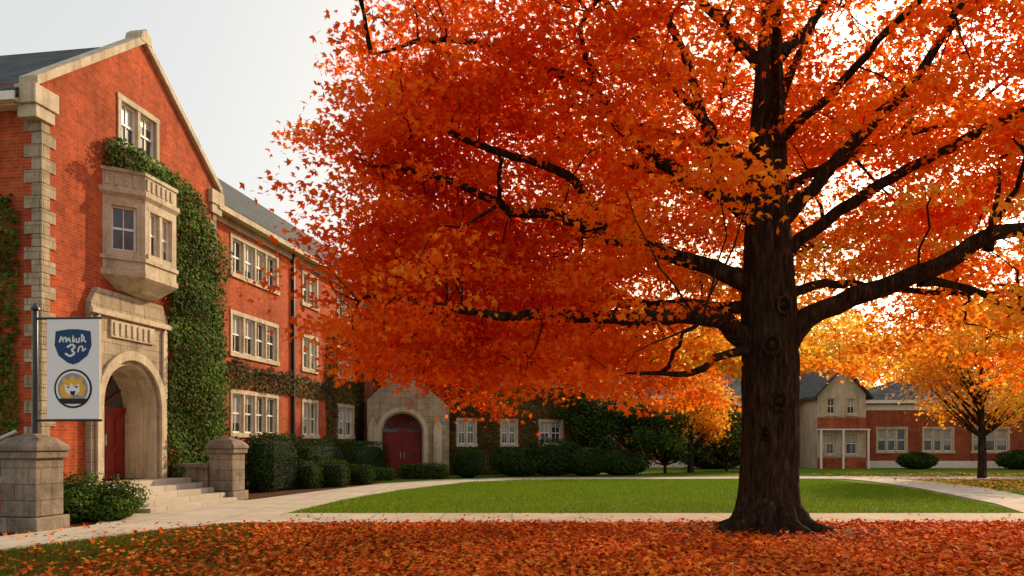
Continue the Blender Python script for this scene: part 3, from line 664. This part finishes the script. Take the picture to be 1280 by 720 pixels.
for P,r in limbs:
    Q=catmull(P,.25); n=len(Q)
    j=np.cumsum(rng.normal(size=(n,3))*.03,0); j-=np.linspace(0,1,n)[:,None]*j[-1]; Q=Q+j
    R=r*(1-np.linspace(0,1,n))**.8+.018; R[:3]*=np.array([1.35,1.2,1.08])[:len(R[:3])]
    tube(V,F,Q,R,10,.06); nodes.append(Q)
nodes.append(np.array([axis(z)+[0,0,z] for z in np.arange(8,16.5,.4)]))
nodes=np.concatenate(nodes)
prof_z=[2.8,3.4,4.2,6,8,10,12,14,16,17.6]; prof_r=[7.6,8.8,9.3,9.3,9.4,9.5,8.8,7.0,4.3,1]
def sample_crown(n,left=False):
    out=[]
    while len(out)<n:
        z=rng.uniform(2.8,17.4); x,y=rng.uniform(-10,10,2)
        if left and (x>-4.2 or z>9.5 or y<-2.2 or y>5): continue
        ry=.8 if y>0 else .56
        Rz=np.interp(z,prof_z,prof_r)*(1+.04*math.sin(3*math.atan2(y,x)+z)+.04*math.sin(z*2.1+x))
        if x<0: Rz*=.89
        rho=math.hypot(x,y/ry)/Rz
        if rho>1: continue
        if rng.random()>.4+.6*rho: continue
        if y<.7 and abs(x)<1.35 and z<7.7: continue
        if abs(x)<2.0 and z<4.3 and y<1.0: continue
        if z<3.5 and x>1: continue
        if x>0 and x<2.6 and z<5.0: continue
        if x>0 and z<6.5 and rng.random()<.3: continue
        if y<-.8 and z<10.5 and rng.random()<.5: continue
        if z>10.8 and rng.random()<.62: continue
        if y<-2.3 and z>9.5 and rng.random()<.6: continue
        out.append((x,y,z))
    return np.array(out)
def grow(targets,nodes,r0,r1,step,seg):
    new=[]
    for t in targets[np.argsort(np.hypot(targets[:,0],targets[:,1]))]:
        ok=np.hypot(nodes[:,0],nodes[:,1])<np.hypot(t[0],t[1])+.2
        nd=nodes[ok] if ok.any() else nodes
        d=nd-t; k=np.argmin((d**2).sum(1)+ .4*np.clip(d[:,2],0,9)**2); a=nd[k]
        L=np.linalg.norm(t-a); 
        if L<.15: continue
        mid=(a+t)/2+rng.normal(size=3)*L*.1+np.array([0,0,.08*L])
        Q=catmull([a,mid,t],step); Q[1:-1]+=rng.normal(size=(len(Q)-2,3))*.03
        s=min(1.4,.5+L*.25)
        tube(V,F,Q,np.linspace(r0*s,r1,len(Q)),seg,0); new.append(Q)
    return np.concatenate([nodes]+new)
nodes=grow(sample_crown(130),nodes,.05,.018,.3,6)
CC=np.concatenate([sample_crown(800),sample_crown(110,True)])
nodes=grow(CC,nodes,.020,.007,.35,4)
mk('trunk_and_limbs',V,F,M_bark,T)
tone=[]; parts=[]
hid=[(c[2]>10.8 or (c[1]<-2.3 and c[2]>9.3)) for c in CC]
for c,h in zip(CC,hid):
    m=int(rng.uniform(150,320)) if not h else 90
    ns=rng.integers(3,6)
    offs=rng.normal(size=(ns,3))*np.array([.55,.5,.28])
    w=rng.integers(0,ns,m); sp=rng.normal(size=(m,3))*np.array([.32,.32,.09])
    sp[:,2]-=.3*(sp[:,0]**2+sp[:,1]**2)
    st=rng.normal(size=ns)
    P=c+offs[w]+sp; parts.append(P); tone.append(rng.normal()*.7+st[w]*.7)
P=np.concatenate(parts); tn=np.concatenate(tone)
keep=~((P[:,1]<.55)&(np.abs(P[:,0])<.65)&(P[:,2]<7.0)); P=P[keep]; tn=tn[keep]; n=len(P)
Nr=np.array([0,-.25,.7])+rng.normal(size=(n,3))*.62; Tn=np.stack([P[:,0]*.15,P[:,1]*.15,np.full(n,-.9)],1)+rng.normal(size=(n,3))*.8
red=np.array([.90,.085,.008]); org=np.array([.97,.20,.011]); amb=np.array([.97,.36,.020]); yel=np.array([.97,.58,.05])
q=.38+.15*tn+.014*P[:,0]+rng.normal(size=n)*.13+.13*snoise(P,.5,21)+np.exp(-((P[:,0]-1.3)**2/18+(P[:,2]-4.8)**2/6))*.5  # exp term yellows low leaves near the trunk: warm sun glow painted into colour
q=np.clip(q,0,1)[:,None]
col=np.where(q<.45,red+(org-red)*(q/.45),np.where(q<.8,org+(amb-org)*((q-.45)/.35),amb+(yel-amb)*((q-.8)/.2)))
col=col*rng.uniform(.84,1.05,(n,1))*np.clip(1+.09*tn[:,None],.7,1.06)
leaves('crown_foliage',P,Nr,rng.uniform(.7,1.25,n)*.112,col,M_leaf,T,tan=Tn)
print('LEAVES',n)

# ============================================================ background trees
def bgtree(name,x,y,H,R,cb,n,cols,seed,lean=0,sz=.2,trunk=.22,mat=M_leaf):
    E=empty(name,(x,y,0)); V=[];F=[]; r=np.random.default_rng(seed)
    P=catmull([(0,0,-.1),(lean*.3,0,H*.3),(lean*.6,.1,H*.6),(lean,0,H*.92)],.5); tube(V,F,P,np.linspace(trunk,.03,len(P)),9,.05)
    cl=[]
    while len(cl)<42:
        d=r.uniform(-1,1,3)
        if (d**2).sum()>1: continue
        cl.append((lean*.5+d[0]*R,d[1]*R,cb+(H-cb)*(d[2]*.5+.5)))
    for c in cl:
        zb=max(cb*.7,c[2]-abs(c[0])*.6-1.0); a=P[np.argmin(abs(P[:,2]-zb))]; Q=catmull([a,(a+np.array(c))/2+[0,0,-.1],c],.6); tube(V,F,Q,np.linspace(.07,.015,len(Q)),5)
    mk('trunk_and_limbs',V,F,M_bark,E)
    m=n//42; C=np.concatenate([np.array(c)+r.normal(size=(m,3))*np.array([.24,.24,.15])*R*.75 for c in cl])
    C[:,2]=np.maximum(C[:,2],.1)
    tone=np.repeat(r.uniform(.75,1.15,42),m)[:,None]
    leaves('foliage',C,r.normal(size=(len(C),3))+[0,0,.5],r.uniform(.7,1.3,len(C))*sz,palette(len(C),cols)*tone,mat,E,tmpl=LEAF4)
OC=[(.93,.28,.02),(.95,.4,.03),(.95,.5,.05)]; YC=[(.97,.6,.06),(.97,.7,.13),(.95,.5,.04)]; RC=[(.9,.16,.02),(.93,.24,.02),(.93,.32,.03)]
bgtree('yellow_maple_tree',29,76,15,6.5,5,9000,YC,1,sz=.4,trunk=.35)
bgtree('yellow_maple_tree',18,76,14,6.5,6,9000,YC,14,sz=.4,trunk=.35)
bgtree('orange_maple_tree',23.2,39.5,8.5,3.8,2.9,9000,OC,2,sz=.17)
bgtree('orange_maple_tree',29.5,43,10,4.4,3.2,9000,YC,3,sz=.18)
bgtree('yellow_maple_tree',37,66,14,6,5.0,9000,OC,4,sz=.3)
bgtree('orange_maple_tree',36,48,10,4.6,3.4,8000,OC,5)
bgtree('orange_maple_tree',10.6,47.5,6.2,2.3,1.6,6000,OC,6,sz=.16)
bgtree('red_maple_tree',1.5,52,13,5,5.5,8000,RC,10,sz=.25)
bgtree('orange_maple_tree',-20,52,13,5,6,6000,OC,12,sz=.25)
bgtree('small_green_tree',6.6,45,4.6,1.9,.5,9000,DG+[(.06,.1,.02)],31,sz=.14,mat=M_gleaf,trunk=.1)
bgtree('small_green_tree',4.3,46.5,5.2,1.8,.6,7000,DG+[(.08,.12,.02)],32,sz=.14,mat=M_gleaf,trunk=.1)
bgtree('small_green_tree',8.8,46,3.6,1.6,.3,7000,LG+DG,33,sz=.13,mat=M_gleaf,trunk=.1)
bgtree('small_green_tree',13.4,50,4.2,2.2,.4,7000,LG+[(.25,.2,.03)],34,sz=.16,mat=M_gleaf,trunk=.1)
C=[];K=[]
for i in range(150):
    a=rng.uniform(-1.0,1.15); d=rng.uniform(85,150); cx_,cy_=d*math.sin(a),d*math.cos(a); h=rng.uniform(8,14)
    m=420; p=rng.normal(size=(m,3))*np.array([2.6,2.6,h*.22])+[cx_,cy_,h*.5]; C.append(p)
    K.append(palette(m,random.choice([OC,YC,RC,LG,YC,OC]))*rng.uniform(.7,1))
C=np.concatenate(C); K=np.concatenate(K); C[:,2]=np.abs(C[:,2])
leaves('distant_trees',C,rng.normal(size=C.shape),rng.uniform(.6,1.2,len(C)),K,M_leaf,tmpl=LEAF4)

# ============================================================ fallen leaves & grass
def litter(name,n,xr,yr,pf,size=.085,cols=None,lift=.03):
    X=rng.uniform(*xr,n); Y=rng.uniform(*yr,n); k=rng.random(n)<pf(X,Y); X=X[k];Y=Y[k]; n=len(X)
    Z=.012+np.abs(rng.normal(size=n))*lift
    Nr=np.array([0,0,1.])+rng.normal(size=(n,3))*.42
    P2=np.stack([X,Y],1)
    c=palette(n,cols or [(.74,.11,.012),(.82,.19,.018),(.54,.065,.010),(.22,.04,.012),(.84,.32,.04)],[.30,.30,.18,.10,.12])*(.95+.25*snoise(P2,1.1,15))[:,None]
    return leaves(name,np.stack([X,Y,Z],1),Nr,rng.uniform(.65,1.2,n)*size,c,M_litter)
def pf(X,Y):
    P=np.stack([X,Y],1)
    a=np.clip((X+7.6)/6.5,.09,1)**1.3*(.85+.3*snoise(P,1.2,2))
    far=np.clip((17.0-Y)/1.0,.12,1)
    ring=1-.45*np.exp(-(((X-4.96)/1.9)**4+((Y-15.4)/1.2)**4))
    return a*ring*np.where(Y<17.0,far*.5+.5,.0)
litter('fallen_leaves',125000,(-10,17),(9.2,17.1),pf,size=.08,lift=.04)
litter('fallen_leaves_on_path',900,(-6,16),(17,19.3),lambda X,Y:np.clip(.5-.2*(Y-17)+.3*snoise(np.stack([X,Y],1),1.5,4),.05,1),size=.065,lift=.004)
litter('fallen_leaves_on_lawn',6000,(-8,30),(19.3,40),lambda X,Y:np.clip(.25+.25*snoise(np.stack([X,Y],1),.5,4)-.014*(Y-17),.02,.8)*.22,size=.065,lift=.02)
litter('fallen_leaves_under_trees',9000,(17,34),(28,46),lambda X,Y:.25+.9*np.exp(-((X-22)**2/20+(Y-33)**2/14)),size=.12,cols=[(.8,.3,.03),(.85,.45,.06),(.8,.2,.03),(.85,.4,.05),(.8,.35,.05)],lift=.006)
for o in bpy.data.objects:
    if o.name.startswith('fallen_leaves_on_path'): o.location.z=.03
def grass(name,n,xr,yr,h,pf=None,cols=None,mat=None):
    X=rng.uniform(*xr,n);Y=rng.uniform(*yr,n)
    if pf is not None: k=rng.random(n)<pf(X,Y); X=X[k];Y=Y[k]
    n=len(X); C=np.stack([X,Y,np.full(n,.4*h)],1)
    T_=np.array([0,0,1.])+rng.normal(size=(n,3))*.35; Nn=rng.normal(size=(n,3)); Nn[:,2]*=.2
    return leaves(name,C,Nn,rng.uniform(.6,1.3,n)*h,palette(n,cols or [(.10,.13,.012),(.15,.17,.015),(.19,.18,.02),(.07,.09,.01)]),mat or M_gleaf,tmpl=BLADE*np.array([2.0,1,1]),tan=T_)
grass('grass_blades',110000,(-8.2,8),(9.2,17),.06,lambda X,Y:np.clip(1-.11*(X+7),.05,1)*((X>-6.0)|(Y<17+(X+5.9)*1.45)&(X>-8.0+ (Y-12.6)*.25)))
grass('lawn_blades',120000,(-5.4,15),(19.4,38),.07,lambda X,Y:(X>np.interp(Y,[19.3,24.3,29.3,35.4,37.3],[-5.5,-5.05,-4.05,-1.9,.5]))&(X<np.interp(Y,[19,22,30,38],[12.3,13.2,15,15])),cols=[(.13,.24,.010),(.18,.29,.012),(.24,.34,.016),(.09,.18,.008)],mat=M_lawnb)

# ============================================================ LIGHT & CAMERA
AZ_,EL=math.radians(38),math.radians(25)
w=bpy.data.worlds.new('World'); scene.world=w; w.use_nodes=True; nt=w.node_tree
bg=nt.nodes['Background']; sk=nt.nodes.new('ShaderNodeTexSky'); sk.sky_type='NISHITA'; sk.sun_disc=False
sk.sun_elevation=EL; sk.sun_rotation=AZ_; sk.dust_density=4; sk.air_density=1.2; sk.ozone_density=1
hs=nt.nodes.new('ShaderNodeHueSaturation'); hs.inputs['Saturation'].default_value=.5
nt.links.new(sk.outputs[0],hs.inputs['Color'])
cl=mix(nt,.5,hs.outputs[0],(7.3,7.25,6.8))
# golden aureole of low sunlit haze around the sun's direction
tc=nt.nodes.new('ShaderNodeTexCoord'); vm=nt.nodes.new('ShaderNodeVectorMath'); vm.operation='DOT_PRODUCT'
ga,ge=math.radians(26),math.radians(13)
vm.inputs[1].default_value=(math.sin(ga)*math.cos(ge),math.cos(ga)*math.cos(ge),math.sin(ge)); nt.links.new(tc.outputs['Generated'],vm.inputs[0])
mx=N(nt,'ShaderNodeMath',operation='MAXIMUM'); mx.inputs[1].default_value=0; nt.links.new(vm.outputs['Value'],mx.inputs[0])
pw=N(nt,'ShaderNodeMath',operation='POWER'); pw.inputs[1].default_value=12; nt.links.new(mx.outputs[0],pw.inputs[0])
gl=mix(nt,pw.outputs[0],(0.0,0.0,0.0),(13.0,7.6,1.4))
tot=mix(nt,1.0,cl,gl,'ADD')
nt.links.new(tot,bg.inputs['Color']); bg.inputs['Strength'].default_value=.15
sd=bpy.data.lights.new('sun','SUN'); sd.energy=5.0; sd.angle=math.radians(.6); sd.color=(1,.74,.42)
so=bpy.data.objects.new('sun',sd); COL.objects.link(so)
dirv=Vector((math.sin(AZ_)*math.cos(EL),math.cos(AZ_)*math.cos(EL),math.sin(EL)))
so.rotation_euler=dirv.to_track_quat('Z','Y').to_euler(); so.location=(20,30,30)
cd=bpy.data.cameras.new('camera'); cam=bpy.data.objects.new('camera',cd); COL.objects.link(cam)
cam.location=(0,0,1.7); cam.rotation_euler=(math.pi/2,0,0); cd.lens=28.125; cd.sensor_width=36; cd.shift_y=195/1280; cd.clip_end=1500; cd.clip_start=.1
scene.camera=cam
